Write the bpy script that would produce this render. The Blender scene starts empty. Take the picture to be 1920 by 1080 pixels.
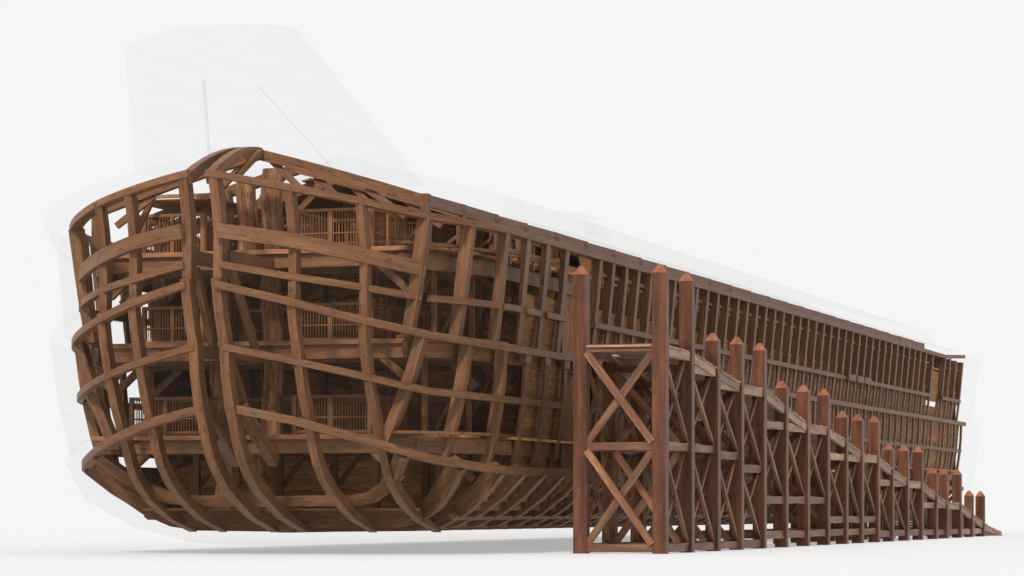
import bpy, math, random
from mathutils import Vector
R = random.Random(7)
C = bpy.context.scene.collection
S = bpy.context.scene

# ------------------------------------------------------------------ camera
TH = math.atan((2762 - 960) / 5500.0)
CAM = (56.1, -124.6, 2.2)
cam = bpy.data.cameras.new("camera")
cam.sensor_width = 36.0
cam.lens = 5500 / 1920 * 36.0
cam.shift_y = 415 / 1920.0
cam.clip_start = 1.0
cam.clip_end = 30000.0
co = bpy.data.objects.new("camera", cam)
C.objects.link(co)
co.location = CAM
co.rotation_euler = (math.pi / 2, 0, TH)
S.camera = co

# ------------------------------------------------------------------ light
world = bpy.data.worlds.new("World")
S.world = world
world.use_nodes = True
bg = world.node_tree.nodes['Background']
bg.inputs[0].default_value = (1.0, 1.0, 1.0, 1)
bg.inputs[1].default_value = 0.92
sl = bpy.data.lights.new("studio_key", 'SUN')
sl.energy = 2.9
sl.angle = math.radians(6)
sl.color = (1.0, 0.93, 0.83)
so = bpy.data.objects.new("studio_key", sl)
C.objects.link(so)
# light travels from the front left, high
so.rotation_euler = Vector((0.0, 0.80, -0.62)).to_track_quat('-Z', 'Y').to_euler()
vs = S.view_settings
vs.view_transform = 'Standard'
vs.look = 'None'
vs.exposure = 0
vs.gamma = 1
S.cycles.transparent_max_bounces = 24
S.cycles.max_bounces = 6
S.cycles.diffuse_bounces = 4

# ------------------------------------------------------------------ helpers
def link(o, parent=None):
    C.objects.link(o)
    if parent is not None:
        o.parent = parent
    return o

def empty(name, loc, label, cat, group=None):
    o = bpy.data.objects.new(name, None)
    o.empty_display_size = 1
    C.objects.link(o)
    o.location = loc
    o['label'] = label
    o['category'] = cat
    if group:
        o['group'] = group
    return o

class MB:
    """collects timbers, keeps along / across coordinates of each for its grain"""
    def __init__(s):
        s.v, s.f, s.g, s.t = [], [], [], []

    def sweep(s, pts, nrm, w, d, tint=None, wob=0.0, ex=None):
        """timber through pts; nrm points out of its outer face; w across, d deep (number or list)"""
        n = len(pts)
        pts = [Vector(p) for p in pts]
        if not isinstance(nrm, list):
            nrm = [nrm] * n
        off = R.uniform(0, 400)
        tint = R.uniform(0, 1) if tint is None else tint
        b0 = len(s.v)
        L = 0.0
        for i, p in enumerate(pts):
            if i:
                L += (p - pts[i - 1]).length
            if i == 0:
                T = pts[1] - p
            elif i == n - 1:
                T = p - pts[-2]
            else:
                T = (pts[i + 1] - p).normalized() + (p - pts[i - 1]).normalized()
            T.normalize()
            N = Vector(nrm[i])
            N = (N - T * N.dot(T)).normalized()
            B = T.cross(N)
            ww = w[i] if isinstance(w, list) else w
            dd = d[i] if isinstance(d, list) else d
            j = [R.uniform(-wob, wob) for _ in range(4)]
            for (a, b, q) in ((-.5, 0, 0), (.5, 0, 1), (.5, -1, 2), (-.5, -1, 3)):
                s.v.append(p + B * (a * ww + (j[q] if a > 0 else -j[q])) + N * (b * dd + (j[q] if b == 0 else 0)))
                s.g.append((off + L, a * ww + off * .37, b * dd))
                s.t.append(tint)
        for i in range(n - 1):
            a = b0 + 4 * i
            for k in range(4):
                k2 = (k + 1) % 4
                s.f.append((a + k, a + k2, a + 4 + k2, a + 4 + k))
        s.f.append((b0 + 3, b0 + 2, b0 + 1, b0))
        e = b0 + 4 * (n - 1)
        s.f.append((e, e + 1, e + 2, e + 3))
        return s

    def beam(s, a, b, nrm, w, d, tint=None, wob=0.0):
        """straight timber centred on the line a-b"""
        a, b = Vector(a), Vector(b)
        T = (b - a).normalized()
        N = Vector(nrm)
        N = (N - T * N.dot(T)).normalized()
        k = max(2, int((b - a).length / 1.2) + 1) if wob else 2
        P = [a.lerp(b, i / (k - 1)) + N * (d / 2) for i in range(k)]
        return s.sweep(P, N, w, d, tint, wob)

    def build(s, name, mat, parent=None):
        m = bpy.data.meshes.new(name)
        m.from_pydata([tuple(v) for v in s.v], [], s.f)
        at = m.attributes.new('grain', 'FLOAT_VECTOR', 'POINT')
        at.data.foreach_set('vector', [c for g in s.g for c in g])
        a2 = m.attributes.new('tint', 'FLOAT', 'POINT')
        a2.data.foreach_set('value', s.t)
        m.materials.append(mat)
        o = bpy.data.objects.new(name, m)
        return link(o, parent)

# ------------------------------------------------------------------ materials
def newmat(name):
    m = bpy.data.materials.new(name)
    m.use_nodes = True
    nt = m.node_tree
    nt.nodes.clear()
    return m, nt

def N_(nt, typ, **kw):
    n = nt.nodes.new(typ)
    for k, v in kw.items():
        setattr(n, k, v)
    return n

def wood(name, dark, mid, light, rough=.5, fleck=.6, fine=26., spec=.5, tintamt=.35, fcol=(.02, .012, .008)):
    m, nt = newmat(name)
    L = nt.links.new
    out = N_(nt, 'ShaderNodeOutputMaterial')
    bs = N_(nt, 'ShaderNodeBsdfPrincipled')
    L(bs.outputs[0], out.inputs[0])
    g = N_(nt, 'ShaderNodeAttribute', attribute_name='grain')
    t = N_(nt, 'ShaderNodeAttribute', attribute_name='tint')
    def noise(sc, scale, det=3, rg=.55):
        mp = N_(nt, 'ShaderNodeMapping')
        mp.inputs['Scale'].default_value = sc
        L(g.outputs['Vector'], mp.inputs[0])
        n = N_(nt, 'ShaderNodeTexNoise')
        n.inputs['Scale'].default_value = scale
        n.inputs['Detail'].default_value = det
        n.inputs['Roughness'].default_value = rg
        L(mp.outputs[0], n.inputs['Vector'])
        return n.outputs[0]
    n1 = noise((.12, 1.1, 1.1), 2.2, 4)          # broad figure
    n2 = noise((.55, fine / 3, fine / 3), 2.0, 6, .72)  # grain
    n3 = noise((1.5, 9, 9), 1.0, 1)              # dark flecks / knots
    def ramp(src, stops):
        r = N_(nt, 'ShaderNodeValToRGB')
        e = r.color_ramp.elements
        e[0].position, e[0].color = stops[0][0], (*stops[0][1], 1)
        e[1].position, e[1].color = stops[-1][0], (*stops[-1][1], 1)
        for p, c in stops[1:-1]:
            q = e.new(p); q.color = (*c, 1)
        L(src, r.inputs[0])
        return r.outputs[0]
    def mix(kind, fac, a, b):
        x = N_(nt, 'ShaderNodeMix', data_type='RGBA', blend_type=kind)
        for s_, v in ((x.inputs[0], fac), (x.inputs[6], a), (x.inputs[7], b)):
            if hasattr(v, 'node'):
                L(v, s_)
            elif isinstance(v, (int, float)):
                s_.default_value = v
            else:
                s_.default_value = (*v, 1)
        return x.outputs[2]
    base = ramp(n1, [(.32, dark), (.5, mid), (.68, light)])
    gr = ramp(n2, [(.36, (.58, .56, .53)), (.5, (1, 1, 1)), (.64, (1.25, 1.22, 1.17))])
    c = mix('MULTIPLY', .85, base, gr)
    tr = ramp(t.outputs['Fac'], [(0, (.72, .68, .66)), (.5, (1, 1, 1)), (1, (1.25, 1.22, 1.15))])
    c = mix('MULTIPLY', tintamt, c, tr)
    fl = ramp(n3, [(.60, (0, 0, 0)), (.66, (1, 1, 1))])
    ml = N_(nt, 'ShaderNodeMath', operation='MULTIPLY')
    L(fl, ml.inputs[0]); ml.inputs[1].default_value = fleck
    c = mix('MIX', ml.outputs[0], c, fcol)
    L(c, bs.inputs['Base Color'])
    bs.inputs['Roughness'].default_value = rough
    bs.inputs['Specular IOR Level'].default_value = spec
    bp = N_(nt, 'ShaderNodeBump')
    bp.inputs['Strength'].default_value = .5
    bp.inputs['Distance'].default_value = .05
    L(n2, bp.inputs['Height'])
    L(bp.outputs[0], bs.inputs['Normal'])
    return m

HULL = wood('hull_timber', (.122, .052, .0205), (.155, .068, .027), (.205, .096, .039), spec=.28, rough=.5, fleck=.5, fine=34)
DARK = wood('plank_timber', (.18, .078, .030), (.27, .122, .047), (.35, .170, .068), rough=.7, spec=.2, fleck=.6, fine=14, tintamt=.6)
DECK = wood('deck_timber', (.17, .070, .026), (.25, .105, .04), (.33, .145, .055), rough=.6, fleck=.3, tintamt=.7)
CAGE = wood('cage_timber', (.14, .054, .016), (.20, .082, .023), (.27, .115, .034), rough=.6, fleck=.2)
LOG = wood('log_bark', (.11, .050, .024), (.20, .098, .048), (.38, .21, .11), rough=.8, fleck=.6, fine=9, spec=.2)
RAMP = wood('ramp_timber', (.060, .022, .010), (.105, .037, .017), (.155, .062, .027), spec=.32, rough=.45, fleck=.25, fine=36, tintamt=.8)
BRACE = wood('brace_timber', (.095, .032, .015), (.145, .056, .024), (.25, .12, .047), rough=.55, fleck=.3, fine=20, tintamt=.9)
CUT = wood('sawn_post_cap', (.19, .072, .040), (.25, .100, .056), (.31, .13, .075), rough=.7, fleck=.0, spec=.2)
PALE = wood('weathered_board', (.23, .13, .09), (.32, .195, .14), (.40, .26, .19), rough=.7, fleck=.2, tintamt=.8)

def skin_mat(name, fac, seam=0.05, col=(.20, .16, .13)):
    m, nt = newmat(name)
    L = nt.links.new
    out = N_(nt, 'ShaderNodeOutputMaterial')
    mx = N_(nt, 'ShaderNodeMixShader')
    tr = N_(nt, 'ShaderNodeBsdfTransparent')
    df = N_(nt, 'ShaderNodeBsdfDiffuse')
    df.inputs[0].default_value = (*col, 1)
    g = N_(nt, 'ShaderNodeAttribute', attribute_name='grain')
    mp = N_(nt, 'ShaderNodeMapping')
    mp.inputs['Scale'].default_value = (.10, 2.2, 1)
    n = N_(nt, 'ShaderNodeTexNoise')
    n.inputs['Scale'].default_value = 1.6
    n.inputs['Detail'].default_value = 4
    L(g.outputs['Vector'], mp.inputs[0]); L(mp.outputs[0], n.inputs['Vector'])
    mr = N_(nt, 'ShaderNodeMapRange')
    mr.inputs[1].default_value = .35; mr.inputs[2].default_value = .7
    mr.inputs[3].default_value = fac * .8; mr.inputs[4].default_value = fac * 1.25
    L(n.outputs[0], mr.inputs[0])
    L(mr.outputs[0], mx.inputs[0]); L(tr.outputs[0], mx.inputs[1]); L(df.outputs[0], mx.inputs[2])
    L(mx.outputs[0], out.inputs[0])
    return m

PART = wood('lightened_inner_timber', (.38, .180, .068), (.52, .265, .10), (.64, .34, .14), rough=.75, fleck=.55, fine=14, spec=.15, tintamt=.9)  # partition and deck boards coloured paler in place of missing interior light
SKIN = skin_mat('translucent_hull', .048)
FIN = skin_mat('translucent_fin', .034, col=(.30, .28, .27))

SPAR = skin_mat('translucent_spar', .07)

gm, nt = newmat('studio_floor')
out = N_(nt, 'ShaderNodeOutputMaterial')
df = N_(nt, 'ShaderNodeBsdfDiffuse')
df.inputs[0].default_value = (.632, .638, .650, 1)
mx = N_(nt, 'ShaderNodeMixShader')          # see-through share added so the white surround below lightens the hull shadow
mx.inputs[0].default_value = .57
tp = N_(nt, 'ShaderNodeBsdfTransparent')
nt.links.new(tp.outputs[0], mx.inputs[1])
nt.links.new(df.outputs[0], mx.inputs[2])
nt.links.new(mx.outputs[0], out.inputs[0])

# ------------------------------------------------------------------ floor
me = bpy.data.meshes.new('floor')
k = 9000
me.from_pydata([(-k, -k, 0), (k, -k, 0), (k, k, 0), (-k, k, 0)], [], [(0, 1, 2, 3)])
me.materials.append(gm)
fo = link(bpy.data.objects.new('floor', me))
fo['kind'] = 'structure'

# ------------------------------------------------------------------ hull lines
# strake: nose Y0, half breadth b, entrance length L, height over half breadth (table)
LN = {
 'A': (-.3, 11.35, 13.3, [(0, 17.85), (.7, 17.72), (4, 17.1), (6.5, 16.65), (9.6, 16.0), (11.35, 15.85)]),
 'B': (0., 11.2, 14.0, [(0, 15.2), (1, 15.1), (4, 14.68), (6.3, 14.2), (9.3, 13.5), (11.2, 13.2)]),
 'C': (.2, 11.1, 13.5, [(0, 13.7), (.7, 13.6), (4, 13.0), (6.4, 12.65), (9, 12.2), (11.2, 12.15)]),
 'D': (0., 11.3, 13.0, [(0, 12.8), (.9, 12.6), (4, 11.85), (6.5, 11.15), (9.5, 10.4), (11.4, 10.1)]),
 'E': (1., 11.0, 11.2, [(0, 9.95), (.7, 9.8), (3.8, 9.15), (6.6, 8.5), (9.2, 7.8), (11, 7.6)]),
 'F': (2., 11.2, 11.0, [(0, 7.1), (.7, 6.95), (3.7, 6.35), (6.7, 5.45), (9, 4.65), (11.2, 4.12)]),
}
def tab(T, x):
    if x <= T[0][0]:
        return T[0][1]
    for (a, b), (c, d) in zip(T, T[1:]):
        if x <= c:
            return b + (d - b) * (x - a) / (c - a)
    return T[-1][1]
def Yx(k, X, i=0.):                # Y of strake k at half breadth X, i = inset
    Y0, b, L, _ = LN[k]
    Y0, b, L = Y0 + i, b - i, L
    u = min(1, abs(X) / b)
    return Y0 + L * (1 - math.sqrt(1 - u * u))
def Xy(k, Y, i=0.):
    Y0, b, L, _ = LN[k]
    Y0, b = Y0 + i, b - i
    if Y >= Y0 + L:
        return b
    if Y <= Y0:
        return 0.
    u = 1 - (Y - Y0) / L
    return b * math.sqrt(1 - u * u)
def Zx(k, X):
    return tab(LN[k][3], abs(X))
def Zy(k, Y):
    return Zx(k, Xy(k, Y))

def run(k, side, x0=.5, yend=150., i=0., dz=0., n=26, zf=None):
    """points and outward normals along a strake, from stem to yend"""
    Y0, b, L, _ = LN[k]
    P, Nn = [], []
    a0 = math.asin(min(1, x0 / (b - i)))
    for j in range(n + 1):
        a = a0 + (math.pi / 2 - a0) * j / n
        X = (b - i) * math.sin(a)
        Y = Y0 + i + L * (1 - math.cos(a))
        z = (zf if zf is not None else Zx(k, X)) + dz
        if Y > yend:
            break
        P.append((side * X, Y, z))
        Nn.append((side * math.sin(a) / (b - i), -math.cos(a) / L, 0))
    if yend > P[-1][1] + .5:
        y = P[-1][1]
        while y < yend - .1:
            y2 = min(yend, y + 12)
            P.append((side * (b - i), y2, P[-1][2]))
            Nn.append((side, 0, 0))
            y = y2
    return P, Nn
def clip(P, Nn, ya, yb):
    Q = [(p, n) for p, n in zip(P, Nn)]
    o, on = [], []
    for (p, n), (q, m) in zip(Q, Q[1:]):
        p_, q_ = Vector(p), Vector(q)
        if q_.y < ya or p_.y > yb:
            continue
        def at(y):
            return p_.lerp(q_, (y - p_.y) / (q_.y - p_.y))
        s_ = at(ya) if p_.y < ya else p_
        e_ = at(yb) if q_.y > yb else q_
        if not o:
            o.append(s_); on.append(n)
        o.append(e_); on.append(m)
    return o, on

ark = empty('wooden_ark', (0, 70, 1.0),
            'huge brown timber ark with open ribs, three decks and faint see-through outer skin', 'ship')
ark.location = (0, 0, 0)

def part(mb, name, mat, parent=ark, label=None):
    o = mb.build(name, mat, parent)
    if label:
        o['label'] = label
    return o

STERN = 147.
# ------------------------------------------------------------------ wales
for sd in (1, -1):
    P, Nn = run('A', sd, .45, STERN)
    if sd > 0:                     # rail kicks up a little at the stern
        P2, N2 = clip(P, Nn, -9, 136.5)
        P2.append(Vector((11.35, STERN, 16.35))); N2.append((1, 0, 0))
        P, Nn = P2, N2
    part(MB().sweep(P, Nn, .32, .58), 'gunwale', HULL)
    P, Nn = run('B', sd, .9, 5.9 if sd > 0 else 5.2, i=-.06)
    part(MB().sweep(P, Nn, .68, .30), 'bow_strake', HULL, label='broad bow strake just under the rail')
    P, Nn = run('C', sd, .9, STERN)
    if sd > 0:
        for ya, yb in ((-1, 5.7), (6.2, 11.6), (12.1, 14.3), (15.3, 17.6), (18.6, 22.2), (27.2, 130.9), (136.3, STERN - 1)):
            q, m = clip(P, Nn, ya, yb)
            part(MB().sweep(q, m, .31, .30), 'wale', HULL)
    else:
        part(MB().sweep(P, Nn, .32, .34), 'wale', HULL)
    P, Nn = run('D', sd, .75, STERN + .8)
    part(MB().sweep(P, Nn, .35, .46), 'wale', HULL)
    P, Nn = run('E', sd, .75, STERN)
    part(MB().sweep(P, Nn, .32, .34), 'wale', HULL)
    P, Nn = run('F', sd, .75, STERN)
    part(MB().sweep(P, Nn, .39, .52), 'wale', HULL)
# short fishplates over a scarf in the port wale
mb = MB()
for y in (94.0, 97.2, 100.2):
    mb.beam((11.22, y, 12.2), (11.22, y + 2.6, 12.2), (1, 0, 0), .5, .16)
part(mb, 'scarf_plate', HULL)

# ------------------------------------------------------------------ stem and bow ribs
def rib(X, w, d, top=0.0):
    sx = abs(X)
    x3 = max(sx, .3)
    ya, yd, za, zd = Yx('A', x3) + .03, Yx('D', x3) + .42, Zx('A', x3) + top, Zx('D', x3) - .15
    up = [(X, ya + (yd - ya) * t + .30 * math.sin(math.pi * min(1, t * 1.15)) , za + (zd - za) * t) for t in (0, .12, .25, .4, .55, .7, .85, 1)]
    yF, zF = Yx('F', x3) - .3 + .2 * (sx - .78), Zx('F', x3)
    lo = [(X, Yx('D', x3) + .10, Zx('D', x3) + .25)]
    yE, zE = Yx('E', x3) + .06, Zx('E', x3)
    lo += [(X, (lo[0][1] + yE) / 2 - .1, (lo[0][2] + zE) / 2), (X, yE, zE), (X, (yE + yF) / 2 - .12, (zE + zF) / 2), (X, yF, zF)]
    H = zF - 1.05
    k2 = 1 - .02 * sx
    for dy, fz in ((.35, .90), (.75, .76), (1.25, .62), (2.1, .48), (3.2, .35), (4.6, .24), (6.3, .125), (8.4, .04), (9.4, 0)):
        lo.append((X, yF + dy * k2, 1.05 + H * fz))
    def norms(P):
        o = []
        for i in range(len(P)):
            a, b = P[max(0, i - 1)], P[min(len(P) - 1, i + 1)]
            ty, tz = b[1] - a[1], b[2] - a[2]
            o.append((0, tz, -ty))
        return o
    nn = len(lo)
    dd = [d] * (nn - 5) + [d * .95, d * .85, d * .7, d * .45, d * .15]
    part(MB().sweep(up, norms(up), w, d), 'upper_rib', HULL)
    part(MB().sweep(lo, norms(lo), w + .016, dd), 'lower_rib', HULL)
for X in (.78, -.78):
    rib(X, .45, .66)
for X in (4.15, 6.95, -3.9, -6.05):
    rib(X, .39, .60)

# ------------------------------------------------------------------ body frames
YF = [5.7, 8.5, 11.8, 15.0, 18.3, 21.6, 24.9, 27.8, 30.3, 32.9, 35.4]
y = 38.1
while y < 129.5:
    YF.append(y); y += 2.62
YF += [130.6, 136.8, 139.4, 142.6, 146.2]
def sec_up(Y, sd):
    a, d = (Xy('A', Y, .06), Zy('A', Y) - .1), (Xy('D', Y, .62), Zy('D', Y) - .15)
    o = []
    for t, q in ((0, 0), (.4, .03), (.7, .035), (1, 0)):
        o.append((sd * (a[0] + (d[0] - a[0]) * t + q), Y, a[1] + (d[1] - a[1]) * t))
    return o
def sec_lo(Y, sd):
    zd, ze, zf = Zy('D', Y), Zy('E', Y), Zy('F', Y)
    a, b = Xy('D', Y, .12), Xy('F', Y, .75)
    o = []
    for t, q in ((0, 0), (.25, .09), (.5, .12), (.75, .09), (1, 0)):
        o.append((sd * (a + (b - a) * t + q * 1.4), Y, zd - .1 + (zf + .2 - zd) * t))
    return o
def bottom(Y):
    xf, zf = Xy('F', Y, .12), Zy('F', Y)
    zb = 2.3 if Y < 6 else 1.25 if Y < 9 else 1.05
    h = zf - zb
    return [(xf, zf - .22), (xf - .09 * xf, zb + h * .60), (xf - .20 * xf, zb + h * .30), (xf - .33 * xf, zb + h * .09),
            (xf - .47 * xf, zb + h * .02), (0, zb)]
def snorm(P, sd):
    o = []
    for i in range(len(P)):
        a, b = Vector(P[max(0, i - 1)]), Vector(P[min(len(P) - 1, i + 1)])
        t = b - a
        o.append((sd * abs(t.z) + 1e-6, 0, -abs(t.x)))
    return o
DOOR = (22.5, 27.0)
for i, Y in enumerate(YF):
    w = (.62, .60, .66)[i] if i < 3 else .66 if Y < 23 else .52
    sides = (1, -1) if Y < 56 else (1,)
    for sd in sides:
        if sd > 0 and DOOR[0] < Y < DOOR[1]:
            continue
        P = sec_up(Y, sd)
        d = ([1.25, .60, .13, .12] if Y > 27 else [.35, .2, .14, .14]) if Y > 13 else [.60, .56, .52, .50] if Y < 9 else [.46, .42, .40, .40]
        part(MB().sweep(P, snorm(P, sd), w, d), 'upper_frame', HULL)
        P = sec_lo(Y, sd)
        part(MB().sweep(P, snorm(P, sd), w * .8 if 9 < Y < 23 else w, (.50 if Y < 13 else .16)), 'lower_frame', HULL)
    b = bottom(Y)
    cant = (2.9, 3.1, 1.4)[i] if i < 3 else 0          # the first frames lean aft towards the keel
    yy = [Y + cant * t for t in (0, .35, .7, .93, 1, 1)]
    P = [(-x, y_, z) for (x, z), y_ in zip(b, yy)] + [(x, y_, z) for (x, z), y_ in list(zip(b, yy))[-2::-1]]
    Nn = []
    for j in range(len(P)):
        a, c = P[max(0, j - 1)], P[min(len(P) - 1, j + 1)]
        Nn.append((c[2] - a[2], 0, -(c[0] - a[0])))
    part(MB().sweep(P, Nn, min(w, .62) + .014, .55 if i == 0 else .85 if i < 4 else .3), 'floor_frame', HULL)
# cap blocks under the knuckle wale
for Y in YF[3:10]:
    part(MB().beam((11.1, Y - .45, 9.72), (11.1, Y + .45, 9.72), (1, 0, 0), .42, .3), 'chock', HULL)

# longitudinal bilge stringers and keel
for sd in (1, -1):
    part(MB().sweep([(sd * 8.35, 12, 1.75), (sd * 8.35, STERN, 1.75)], (sd * .6, 0, -.8), .30, .3), 'bilge_stringer', HULL)
part(MB().sweep([(0, 10.5, 1.04), (0, STERN, 1.04)], (0, 0, -1), .8, .45), 'keel', HULL)
# hold floor: floor boards across
mb = MB()
y = 9.4
while y < 60:
    x = max(1, Xy('F', y, .9)) * (.70 if y > 10 else .76)
    mb.beam((-x, y, 2.2), (x, y, 2.2), (0, 0, 1), .42, .12)
    y += .46
part(mb, 'hold_floor', DECK)

# ------------------------------------------------------------------ decks
DK = {3: (14.75, 'B', 6.6), 2: (10.32, 'D', 6.4), 1: (5.8, 'F', 6.8)}
for n, (z, k, ys) in DK.items():
    mb = MB()
    x = -10.6
    while x < 10.6:
        X = abs(x) + .25
        ya = max(ys, Yx(k, min(X, 10.4)) + .9)
        if X > 10.2:
            ya = 14.
        y = ya
        first = True
        while y < STERN - 1:
            ln = R.uniform(9, 15) if not first else R.uniform(4, 12)
            first = False
            y2 = min(y + ln, STERN - 1)
            mb.sweep([(x, y, z), (x, y2 - .03, z)], (0, 0, 1), .42, .13)
            y = y2
        x += .45
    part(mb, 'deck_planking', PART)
    # bright front edge board
    xf = Xy(k, ys, .7) + (.5 if n == 1 else 0)
    part(MB().beam((-xf, ys - .1, z - .1), (xf, ys - .1, z - .1), (0, -1, 0), .22, .14), 'deck_edge_board', DECK)
    for j, y in enumerate([ys + .3, 11.5, 16.4, 21.2, 26, 31, 36, 41]):
        xb = Xy(k, y, .8)
        part(MB().beam((-xb, y, z - .52), (xb, y, z - .52), (0, -1, 0), .72 if j == 0 else .62, .45), 'deck_beam', HULL)
    # clamps round the inside of the hull
    for sd in (1, -1):
        P, Nn = run(k, sd, .6, STERN, i=.75, zf=z - (.78 if n == 3 else .55))
        P, Nn = clip(P, Nn, 5.6, STERN)
        part(MB().sweep(P, Nn, .70, .30), 'deck_clamp', HULL)
        kk = {3: 'B', 2: 'D', 1: 'E'}[n]
        P, Nn = run(kk, sd, .6, STERN, i=.45 if n != 3 else .3, zf=z + .06)
        P, Nn = clip(P, Nn, 5.2, 18.2 if n != 2 else 13.)
        if sd > 0:
            part(MB().sweep(P, Nn, .14, .9), 'margin_plank', HULL)
    # hanging knees under the beams
    for y in (ys + .3, 11.5, 16.4, 21.2):
        for sd in (1, -1):
            xb = Xy(k, y, 1.2)
            part(MB().beam((sd * (xb - .2), y, z - 2.1), (sd * (xb - 1.7), y, z - .8), (0, -1, 0), .34, .3), 'knee', HULL)
# breast hooks and forward diagonal shores between the stems
for n, z in ((2, 9.6), (3, 14.0)):
    for sd in (1, -1):
        part(MB().beam((sd * .8, 1.3, z), (sd * .8, 7.2, z), (1, 0, 0), .6, .4), 'breast_beam', HULL)
        part(MB().beam((sd * .9 - .1, 1.9, z - .5), (sd * 1.1 - .1, 4.4, z - 4.2), (1, 0, 0), .36, .3), 'shore', HULL)
for sd in (1, -1):
    part(MB().beam((sd * .9, 2.9, 7.0), (sd * 1.0, 6.6, 4.5), (0, .5, 1), .5, .55), 'breast_beam', HULL)

# logs
def log(x, y, z0, z1, r0, r1, name='log_column'):
    mb = MB()
    n, m = 14, max(4, int((z1 - z0) / 1.0))
    off = R.uniform(0, 100)
    ph = R.uniform(0, 6)
    for j in range(m + 1):
        t = j / m
        r = r0 + (r1 - r0) * t
        cx = x + .07 * math.sin(3 * t * 2 + ph); cy = y + .06 * math.cos(4 * t + ph)
        for i in range(n):
            a = 2 * math.pi * i / n
            rr = r * (1 + .08 * math.sin(3 * a + ph + t * 2) + R.uniform(-.05, .05))
            mb.v.append(Vector((cx + rr * math.cos(a), cy + rr * math.sin(a), z0 + (z1 - z0) * t)))
            mb.g.append((off + (z1 - z0) * t, math.cos(a) * r, math.sin(a) * r)); mb.t.append(.5)
    for j in range(m):
        for i in range(n):
            a, b = j * n + i, j * n + (i + 1) % n
            mb.f.append((a, b, b + n, a + n))
    mb.f.append(tuple(range(n - 1, -1, -1)))
    mb.f.append(tuple(range(m * n, m * n + n)))
    part(mb, name, LOG)
log(-2.55, 9.2, 2.2, 5.1, .64, .58)
log(-1.15, 9.6, 2.2, 5.1, .42, .38)
log(-.55, 10.2, 5.8, 9.6, .54, .50)
log(-.60, 10.2, 10.3, 14.1, .55, .5)
log(-.55, 10.2, 14.8, 19.1, .50, .56)
log(-2.05, 10.4, 14.8, 18.7, .54, .50)
log(-3.9, 11.5, 14.8, 18.3, .56, .52)
log(-3.9, 11.5, 10.3, 14.1, .56, .52)
log(-3.9, 11.5, 5.8, 9.6, .56, .52)
log(-8.2, 13.8, 14.8, 17.0, .46, .44)
log(-8.3, 13.8, 10.3, 14.1, .42, .40)
for lx, ly in ((2.2, 19.6), (-5, 20.2), (6.4, 21), (-1, 22)):
    log(lx, ly, 2.2, 5.1, .45, .42)
    log(lx, ly, 5.8, 9.6, .45, .42)
    log(lx, ly, 10.3, 14.1, .42, .40)
    log(lx, ly, 14.8, 19.3 - abs(lx) * .3, .42, .38)

# ------------------------------------------------------------------ arched planked partition across the hull
mb = MB()
z = 1.2
while z < 15.2:
    xs = [-10.4 + 20.8 * i / 16 for i in range(17)]
    P = []
    for x in xs:
        P.append((x, (16.2 if z < 4.3 else 21.6) + .002 * x * x, z + 1.4 - .018 * x * x))
    lim = tab([(1.2, 5.0), (2.2, 8.3), (4.1, 9.8), (9, 10.2), (14, 10.4)], z + .4)
    P = [p for p in P if abs(p[0]) <= lim and 1.5 < p[2] < 14.0]
    m_ = len(P) - 1
    for a, b in ((0, m_ // 3), (m_ // 3, 2 * m_ // 3), (2 * m_ // 3, m_)):
        q = [Vector(p) for p in P[a:b + 1]]
        if len(q) > 1:
            mb.sweep(q, (0, -1, .22), .50, .10)
    z += .47
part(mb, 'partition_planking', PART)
for x in (-6.5, -2.2, 2.2, 6.5):
    part(MB().beam((x, 21.0, 5.9), (x, 21.0, 14.0), (0, -1, 0), .4, .35), 'partition_post', HULL)

# ------------------------------------------------------------------ inner planking between the frames
def inner_rows(sd, z0, z1, ya, yb, inset=.78):
    mb = MB()
    z = z0
    while z < z1:
        y = ya
        while y < yb:
            y2 = min(yb, y + R.uniform(7, 13))
            def xx(z):
                T = [(1.2, 5.4), (1.4, 7.5), (2.2, 9.4), (4.1, 11.1), (4.3, 10.55), (7.6, 11.0), (9.9, 11.2), (10.1, 10.65), (12.1, 11.0), (15.8, 11.25)]
                return tab(T, z) - inset
            a = sd * xx(z)
            N = Vector((sd, 0, -.16))
            mb.sweep([(a, y, z), (a, y2 - .02, z)], N, .49, .09)
            y = y2
        z += .44
    return mb
part(inner_rows(1, 4.5, 13.2, 28.4, 131.0, .42), 'port_ceiling_planking', DARK)
part(inner_rows(1, 4.5, 13.2, 16.4, 22.3, .42), 'port_ceiling_planking', DARK)
part(inner_rows(1, 4.5, 11.2, 131.0, 136.4, .42), 'port_ceiling_planking', DARK)
part(inner_rows(1, 12.0, 14.3, 131.0, 136.4, .42), 'port_ceiling_planking', DARK)
part(inner_rows(1, 4.5, 13.2, 136.4, STERN, .42), 'port_ceiling_planking', DARK)
part(inner_rows(1, 1.5, 4.3, 13, STERN, .75), 'port_bilge_planking', DARK)
part(inner_rows(-1, 4.5, 15.6, 17.0, STERN), 'starboard_ceiling_planking', DARK)
part(inner_rows(-1, 1.5, 4.3, 13, STERN, .95), 'starboard_bilge_planking', DARK)

# top-deck side: thin rail and little posts seen between the frames
for k_, (a, b) in enumerate(zip(YF[2:], YF[3:])):
    if b - a > 4 or DOOR[0] < a + 1 < DOOR[1]:
        continue
    m_ = a + (b - a) * (.62 if k_ % 2 else .45)
    part(MB().beam((10.75, m_, 15.6), (10.75, m_, 14.3), (0, -1, 0), .26, .2), 'stanchion', HULL)
    part(MB().beam((10.85, a + .3, 15.0), (10.85, b - .3, 15.0), (1, 0, 0), .2, .2), 'side_rail', HULL)
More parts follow.
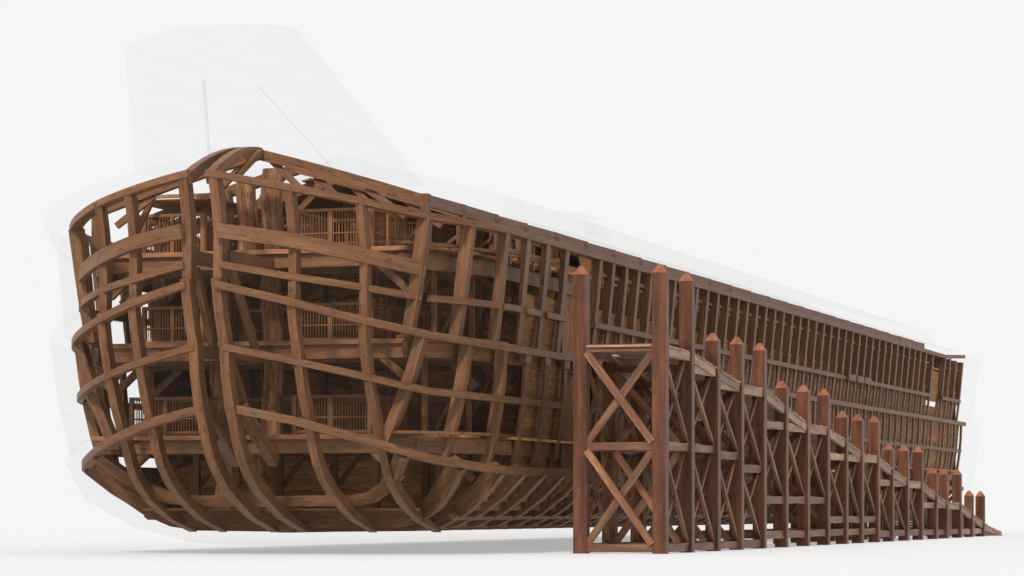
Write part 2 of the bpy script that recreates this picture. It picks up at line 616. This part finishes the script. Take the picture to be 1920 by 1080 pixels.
# light stanchions and raking struts on each deck in the bow
for n, (z, k, ys) in DK.items():
    top = {3: 16.4, 2: 14.0, 1: 9.6}[n]
    for y in (9.5, 12.9, 16.6, 20.2):
        xb = Xy(k, y, 2.2)
        part(MB().beam((xb, y, z), (xb, y, top), (0, -1, 0), .24, .2), 'deck_stanchion', HULL)
        part(MB().beam((xb - 1.9, y + .3, z + .2), (xb - .2, y + .3, top - .3), (0, -1, 0), .16, .14), 'raking_strut', HULL)
for x, y in ((4.6, 11), (7.2, 13), (-5.5, 12), (-2.2, 15), (.8, 15), (5.4, 16), (8.2, 16)):
    part(MB().beam((x, y, 2.2), (x, y, 5.1), (0, -1, 0), .34, .3), 'hold_post', HULL)
    part(MB().beam((x + .1, y + .2, 3.4), (x + 1.4, y + .2, 5.1), (0, -1, 0), .22, .2), 'knee', HULL)

# ------------------------------------------------------------------ roof
YR = [7.0, 12.2, 17.3, 22.1, 27.6]
while YR[-1] < 136:
    YR.append(YR[-1] + 5.6)
def zr(x):
    x = abs(x)
    return 19.72 - .262 * x - .0035 * x * x
for i, Y in enumerate(YR[:12]):
    for sd in (1, -1):
        P = [(sd * x, Y + (.015 if sd < 0 else 0), zr(x) - (0 if i == 0 else .12)) for x in (.0, 1.6, 3.2, 4.8, 6.4, 7.8, 8.9)]
        part(MB().sweep(P, (0, -.0, 1), .42, .52), 'rafter', HULL)
        if i < 6:
            part(MB().beam((sd * 2.2, Y + .1, 17.7), (sd * .5, Y + .1, 19.3), (0, -1, 0), .3, .24), 'roof_brace', HULL)
            part(MB().beam((sd * 7.6, Y + .1, 16.2), (sd * 5.6, Y + .1, 17.6), (0, -1, 0), .3, .26), 'roof_brace', HULL)
for i, Y in enumerate(YR):
    for sd in ((1, -1) if i < 8 else (1,)):
        part(MB().beam((sd * 8.65, Y, 14.8), (sd * 8.65, Y, 17.24), (sd, 0, 0), .46, .36), 'clerestory_post', HULL)
for i, (a, b) in enumerate(zip(YR, YR[1:])):
    part(MB().beam((8.72, a + .22, 16.95 - R.uniform(0, .05)), (8.72, b - .22, 16.95), (1, 0, 0), .56, .2), 'clerestory_board', HULL)
for sd in (1, -1):
    part(MB().beam((sd * 8.3, 12, 16.45), (sd * 8.3, 140, 16.45), (sd, 0, 0), .3, .3), 'roof_plate', HULL)
# arched hooks from the stem heads up to the ridge
for X in (.6, -.6):
    pts = [(X * (1 - .72 * t), -.2 + 6.9 * t, 17.75 + 1.95 * math.sin(t * math.pi / 2) ** .9) for t in (0, .15, .3, .45, .6, .75, .9, 1.0)]
    part(MB().sweep(pts, (0, -.2, 1), .40, .55), 'stem_arch', HULL)
    part(MB().beam((X, 3.0, 17.9), (X, 5.8, 19.4), (0, -1, 1), .26, .24), 'roof_brace', HULL)
part(MB().beam((-7.3, 8.6, 17.75), (-3.0, 8.6, 17.75), (0, -1, 0), .16, .3), 'tie_beam', DECK)
part(MB().beam((-7.2, 8.5, 16.0), (-6.4, 8.5, 17.5), (0, -1, 0), .26, .24), 'roof_brace', HULL)
mb = MB()
for j in range(11):
    mb.beam((-7.6 + .42 * j, 9.0, 17.62), (-7.6 + .42 * j, 16.5, 17.62), (0, 0, 1), .40, .08)
part(mb, 'ceiling_planking', DARK)
# roof boards run fore and aft from the third rafter on
mb = MB()
x = -8.6
while x <= 8.6:
    y = (17.0 if x < 2.6 else 12.4) + R.uniform(-.5, 1.5)
    while y < 141:
        y2 = min(141, y + R.uniform(8, 14))
        mb.sweep([(x, y, zr(x) - .02), (x, y2 - .03, zr(x) - .02)], (.25 * (1 if x > 0 else -1), 0, 1), .5, .09)
        y = y2
    x += .48
part(mb, 'roof_planking', DARK)
# sloping side roof between gunwale and clerestory, aft of the open bow
mb = MB()
for j in range(5):
    x = 8.95 + j * .5
    mb.sweep([(x, 28, 16.42 - .12 * j), (x, 140.5, 16.42 - .12 * j)], (.25, 0, 1), .5, .08)
    mb.sweep([(-x, 20, 16.42 - .12 * j), (-x, 140.5, 16.42 - .12 * j)], (-.25, 0, 1), .5, .08)
part(mb, 'side_roof_planking', DARK)

# door leaf beside the ramp landing
part(MB().beam((10.35, 23.0, 4.3), (10.35, 23.0, 15.4), (1, 0, 0), .5, .5), 'door_post', HULL)
mb = MB()
for j in range(6):
    mb.beam((10.2, 24.0 + j * .62, 4.4), (10.2, 24.0 + j * .62, 15.2), (1, 0, 0), .6, .12)
part(mb, 'door_planking', DARK)

# stern timbers
for X in (10.3, 7.5, 4, 0, -4, -8, -10.4):
    part(MB().beam((X, STERN - .4, 4.2), (X, STERN - .4, 15.8), (0, 1, 0), .4, .4), 'stern_post', HULL)
part(MB().beam((11.0, 146, 15.55), (11.0, STERN, 15.4), (1, 0, 0), .5, .3), 'wale', HULL)

# ------------------------------------------------------------------ translucent outer hull
def skin_sheet(lines, name, mat):
    mb = MB()
    n = len(lines[0])
    acc = [0.] * n
    for r_, ln in enumerate(lines):
        s_ = 0
        for i, p in enumerate(ln):
            if i:
                s_ += (Vector(p) - Vector(ln[i - 1])).length
            if r_:
                acc[i] += (Vector(p) - Vector(lines[r_ - 1][i])).length
            mb.v.append(Vector(p)); mb.g.append((s_, acc[i], 0)); mb.t.append(.5)
    for r_ in range(len(lines) - 1):
        for i in range(n - 1):
            a = r_ * n + i
            mb.f.append((a, a + 1, a + n + 1, a + n))
    o = part(mb, name, mat)
    for p in o.data.polygons:
        p.use_smooth = True
    return o
def ring(Y0, b, L, zf, n=24, yend=150.5):
    pts = []
    for j in range(-n, n + 1):
        a = math.pi / 2 * abs(j) / n
        X = b * math.sin(a); Y = Y0 + L * (1 - math.cos(a))
        pts.append((X * (1 if j >= 0 else -1), Y, zf(abs(X))))
    e = zf(b)
    return [(-b, yend, e)] + pts + [(b, yend, e)]
def zof(k, dz, sc=1.0):
    return lambda X: Zx(k, X * LN[k][1] / (LN[k][1] + 1.1)) + dz
skin = [ring(-1.9, 12.6, 15.0, zof('A', .35)), ring(-1.5, 12.0, 14.6, zof('A', -.9))]
up_ = skin_sheet(skin, 'outer_rail_skin', SKIN)
skin_sheet([ring(-1.2, 11.9, 14.4, zof('A', -.9)), ring(-.9, 11.7, 14.2, zof('C', 0)), ring(-.7, 11.5, 13.6, zof('D', .3))], 'outer_upper_skin', SKIN)
skin_sheet([ring(-1.4, 12.2, 14.2, zof('D', .3)), ring(-.2, 11.9, 12.4, zof('E', 0)), ring(1.0, 11.5, 11.6, zof('F', .1))], 'outer_middle_skin', SKIN)
skin_sheet([ring(.9, 12.0, 12.0, zof('F', .2)), ring(2.2, 11.4, 11.6, lambda X: 2.6 + (1.5 - .0125 * X * X) * 1.2),
            ring(5.0, 9.6, 11.0, lambda X: 1.2 + .6 * (1 - X / 10)), ring(9.0, 7.4, 9.0, lambda X: .5), ring(13.0, 5.0, 7.0, lambda X: .32)], 'outer_bottom_skin', SKIN)
# roof skin
def strip(x, z, ya, yb, n=18):
    return [(x, ya + (yb - ya) * i / n, z) for i in range(n + 1)]
skin_sheet([strip(12.4, 16.3, 18, 149), strip(9.0, 17.2, 18, 146), strip(8.9, 18.35, 18, 141), strip(0, 20.6, 18, 134),
            strip(-8.9, 18.35, 18, 141), strip(-12.4, 16.3, 18, 149)], 'outer_roof_skin', SKIN)
skin_sheet([strip(9.8, 17.3, 30, 35, 2), strip(9.2, 18.6, 30.5, 34.5, 2), strip(7.6, 18.7, 30.5, 34.5, 2)], 'outer_roof_vent', SKIN)

# bow fin, a closed hollow shell 1.2 m thick
prof = [(-6.2, 17.0), (-7.3, 22.6), (-2.5, 24.1), (3.5, 25.2), (8, 25.9), (11.5, 26.2), (21, 23.2), (30.3, 20.3)]
mb = MB()
nn = len(prof)
for X in (.28, -.28):
    for y, z in prof:
        mb.v.append(Vector((X, y, z))); mb.g.append((y, z, 0)); mb.t.append(.5)
mb.f.append(tuple(range(nn))); mb.f.append(tuple(range(2 * nn - 1, nn - 1, -1)))
for i in range(nn):
    j = (i + 1) % nn
    mb.f.append((i, i + nn, j + nn, j))
part(mb, 'bow_fin', FIN)
for a, b, w in (((0, .6, 22.2), (0, 1.2, 18.6), .12), ((0, 6.9, 22.8), (0, 20.4, 18.8), .05)):
    part(MB().beam(a, b, (1, 0, 0), w, w), 'fin_spar', SPAR)

# ------------------------------------------------------------------ cages
def cage(x0, x1, y0, y1, z0, z1, label, door=False):
    cx, cy = (x0 + x1) / 2, (y0 + y1) / 2
    root = empty('animal_cage', (cx, cy, z0), label, 'cage', 'slatted cages on the decks in the bow')
    hx, hy, h = (x1 - x0) / 2, (y1 - y0) / 2, z1 - z0
    f = MB()
    t = .14
    for zz in (.16, h - .07):
        for s_ in (-1, 1):
            f.beam((-hx, s_ * hy, zz), (hx, s_ * hy, zz), (0, s_, 0), t, t, .7)
            f.beam((s_ * hx, -hy + t, zz), (s_ * hx, hy - t, zz), (s_, 0, 0), t, t, .7)
    xs = [-hx + .07, hx - .07, -.03 * hx]
    for x in xs:
        for s_ in (-1, 1):
            f.beam((x, s_ * (hy + .012), 0), (x, s_ * (hy + .012), h), (0, s_, 0), .2, .16, .6)
    for y in (-hy + .1, hy - .1, 0):
        for s_ in (-1, 1):
            f.beam((s_ * (hx + .012), y, 0), (s_ * (hx + .012), y, h), (s_, 0, 0), .2, .16, .6)
    f.build('cage_frame', CAGE, root)
    b = MB()
    n = int(2 * hx / .15)
    for i in range(1, n):
        x = -hx + 2 * hx * i / n
        for s_ in ((-1, 1) if i % 3 == 0 else (-1,)):
            b.beam((x, s_ * hy, .2), (x, s_ * hy, h - .1), (0, s_, 0), 0.034, 0.034)
    n = int(2 * hy / .2)
    for i in range(1, n):
        y = -hy + 2 * hy * i / n
        for s_ in (-1, 1):
            b.beam((s_ * hx, y, .2), (s_ * hx, y, h - .1), (s_, 0, 0), 0.034, 0.034)
    for s_ in (-1, 1):
        b.beam((-hx, s_ * (hy + .03), h * .44), (hx, s_ * (hy + .03), h * .44), (0, s_, 0), .06, .04)
        b.beam((s_ * (hx + .03), -hy, h * .44), (s_ * (hx + .03), hy, h * .44), (s_, 0, 0), .06, .04)
    b.build('bars', CAGE, root)
    m = MB()
    m.beam((-hx, 0, .05), (hx, 0, .05), (0, 0, 1), 2 * hy - .02, .08)
    m.build('cage_floor', DECK, root)
    if door:
        d = MB()
        for y in (-.55, .55):
            d.beam((hx + .14, y, .2), (hx + .14, y, h - .15), (1, 0, 0), .12, .1)
        for zz in (.25, h * .45, h - .2):
            d.beam((hx + .14, -.5, zz), (hx + .14, .5, zz), (1, 0, 0), .1, .08)
        d.build('cage_door', CAGE, root)
    return root
rows = {3: (14.8, 2.15, 'top deck'), 2: (10.38, 1.95, 'middle deck'), 1: (5.86, 1.95, 'lowest deck')}
for n, (z, h, nm) in rows.items():
    cage(.9, 5.0, 9.3, 14.2, z, z + h, 'slatted orange cage nearest the bow on the %s, right of the stem posts' % nm, True)
    cage(-7.2 - (.7 if n == 1 else 0), -3.9, 9.3, 13.4, z, z + h, 'slatted orange cage on the %s, left of the stem posts' % nm)
    cage(1.6, 5.6, 15.6, 19.6, z, z + h - .1, 'dim slatted cage on the %s, behind the right-hand bow cage' % nm, True)
    cage(-3.1, -.2, 12.6, 16.2, z, z + h, 'dim slatted cage on the %s, deep behind the log columns' % nm)

# ------------------------------------------------------------------ ramp
ramp = empty('timber_ramp', (16, 60, 0), 'long red-brown trestle ramp of pointed posts and crossed braces descending along the hull', 'ramp')
ramp.location = (0, 0, 0)
PY = [15.3, 20.4, 25.8, 31.1, 36.5, 42.0, 47.8, 53.6, 59.2, 64.2, 69.7, 74.8, 80.4, 86.0, 92.0, 96.8, 102.8, 108.6, 114.2]
PH = [14.3, 14.25, 11.5, 11.6, 11.55, 9.65, 9.65, 9.65, 8.45, 8.4, 8.45, 6.7, 6.74, 6.74, 5.29, 5.27, 5.31, 3.69, 3.68]
XO, XI = 17.98, 13.9
def dz_(y):
    T = [(15, 10.35), (20.6, 10.25), (25.8, 9.65), (31.4, 9.05), (36.5, 9.0), (42, 8.2), (47.9, 7.35), (53.6, 7.3), (59.2, 6.6), (64.4, 5.85),
         (69.7, 5.8), (74.8, 5.0), (80.6, 4.25), (86, 4.2), (92, 3.35), (97.0, 2.75), (102.8, 2.7), (108.6, 1.9), (114.2, 1.15), (124.0, .05)]
    return tab(T, y)
def post(x, y, h):
    base = R.uniform(-.0, .0)
    mb = MB()
    t = R.uniform(0, 1)
    w, d = .70, .58
    cap = .42
    mb.sweep([(x, y - d / 2, base), (x + R.uniform(-.01, .01), y - d / 2, h * .5), (x, y - d / 2, h - cap)], (0, -1, 0), w, d, t, .012)
    o = part(mb, 'post', RAMP, ramp)
    c = MB()
    z = h - cap
    c.v = [Vector((x + a * w / 2, y + b * d / 2, z + .002)) for a, b in ((-1, -1), (1, -1), (1, 1), (-1, 1))] + \
          [Vector((x + a * .09, y + b * .09, h)) for a, b in ((-1, -1), (1, -1), (1, 1), (-1, 1))]
    off = R.uniform(0, 90)
    c.g = [(v.z + off, v.x, v.y) for v in c.v]
    c.t = [R.uniform(.2, .8)] * 8
    c.f = [(0, 1, 5, 4), (1, 2, 6, 5), (2, 3, 7, 6), (3, 0, 4, 7), (4, 5, 6, 7)]
    cp = c.build('post_cap', CUT, o)
    return o
for y, h in zip(PY, PH):
    for x in (XO, XI):
        post(x, y, h if (x == XO or y < 16) else dz_(y) - .12)

def xbrace(p, q, lo, hi, axis, side=0.):
    """two crossed timbers between posts p and q (coordinates along the axis)"""
    mb = MB()
    if axis == 'y':
        x = side
        mb.beam((x - .09, p, lo), (x - .09, q, hi), (1, 0, 0), .23, .16, None, .012)
        mb.beam((x + .09, p, hi), (x + .09, q, lo), (1, 0, 0), .23, .16, None, .012)
    else:
        y = side
        mb.beam((p, y - .09, lo), (q, y - .09, hi), (0, -1, 0), .36, .17, .15, .012)
        mb.beam((p, y - .28, hi), (q, y - .28, lo), (0, -1, 0), .36, .17, .95, .012)
    part(mb, 'cross_brace', BRACE, ramp)
def levels(i):
    top = min(dz_(PY[i] + 1), dz_(PY[i + 1] - .3)) - .3
    if i <= 1:
        return [.28, 5.35, 10.0 if i == 0 else top]
    if i == 2:
        return [.28, 5.1, top]
    if i == 3:
        return [.28, 4.45, top + .1]
    if i <= 6:
        return [.75, 2.75, 7.0]
    if i <= 9:
        return [.75, 1.55, 5.5]
    if i <= 12:
        return [.55, 4.0]
    if i <= 15:
        return [.5, 2.5]
    return [.45]
for i in range(len(PY) - 1):
    a, b = PY[i] + .29, PY[i + 1] - .29
    lv = levels(i)
    for x in (XO, XI):
        s_ = 1 if x == XO else -1
        for z in lv:
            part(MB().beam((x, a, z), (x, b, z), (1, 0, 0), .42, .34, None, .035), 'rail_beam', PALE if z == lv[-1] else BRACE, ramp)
        for lo, hi in zip(lv, lv[1:]):
            if hi - lo > 2.2:
                xbrace(a, b, lo + .2, hi - .2, 'y', x)
# transverse frames
for i, y in enumerate(PY[:13]):
    a, b = XI + .35, XO - .35
    lv = levels(min(i, 17))
    if i == 0:
        lv = [.27, 5.33, 10.2]
    for j, z in enumerate(lv):
        part(MB().beam((a, y - .12, z), (b, y - .12, z), (0, -1, 0), .38, .26, .9 if (i == 0 and j == 2) else .2, .008), 'cross_beam', BRACE, ramp)
    for lo, hi in zip(lv, lv[1:]):
        if hi - lo > 2.2:
            xbrace(a, b, lo + .2, hi - .2, 'x', y)
# back wall of boards low down at the foot
mb = MB()
for i in range(14, 18):
    z = .3
    while z < dz_(PY[i + 1]) - .1:
        mb.beam((XI - .2, PY[i], z), (XI - .2, PY[i + 1], z), (1, 0, 0), .19, .1)
        z += .21
z = .2
part(mb, 'plank_wall', PALE, ramp)
# deck of cross planks and side strings
ends = PY[:] + [124.0]
mb = MB()
y = 14.9
while y < 123.4:
    y2 = y + .34
    za, zb = dz_(y), dz_(y2)
    N = Vector((0, -(zb - za), y2 - y)).normalized()
    wx = R.uniform(-.06, .06)
    p = Vector((XI - .38 + wx, (y + y2) / 2, (za + zb) / 2 - .06)); q = Vector((XO + .30 + wx, (y + y2) / 2, (za + zb) / 2 - .06))
    if any(abs(y + .17 - k) < .5 for k in PY):
        p.x = XI + .37; q.x = XO - .37
    mb.beam(p, q, N, .31, .10)
    y = y2
part(mb, 'ramp_deck', PALE, ramp)
for x in (XO + .12, XI - .12):
    for a, b in zip(ends, ends[1:]):
        ya, yb = a + (.30), b - (.30 if b < 120 else 0)
        za, zb = dz_(ya) - .30, dz_(yb) - (.30 if b < 120 else .02)
        part(MB().beam((x, ya, za), (x, yb, max(zb, .12)), (1, 0, 0), .42, .24, None, .02), 'stringer', PALE, ramp)

# put each root at the base of its thing, parts stay where they stand
for root, base in ((ark, (0, 70, 1.05)), (ramp, (16, 68, 0))):
    root.location = base
    for o in bpy.data.objects:
        if o.parent == root:
            o.location = (-base[0], -base[1], -base[2])
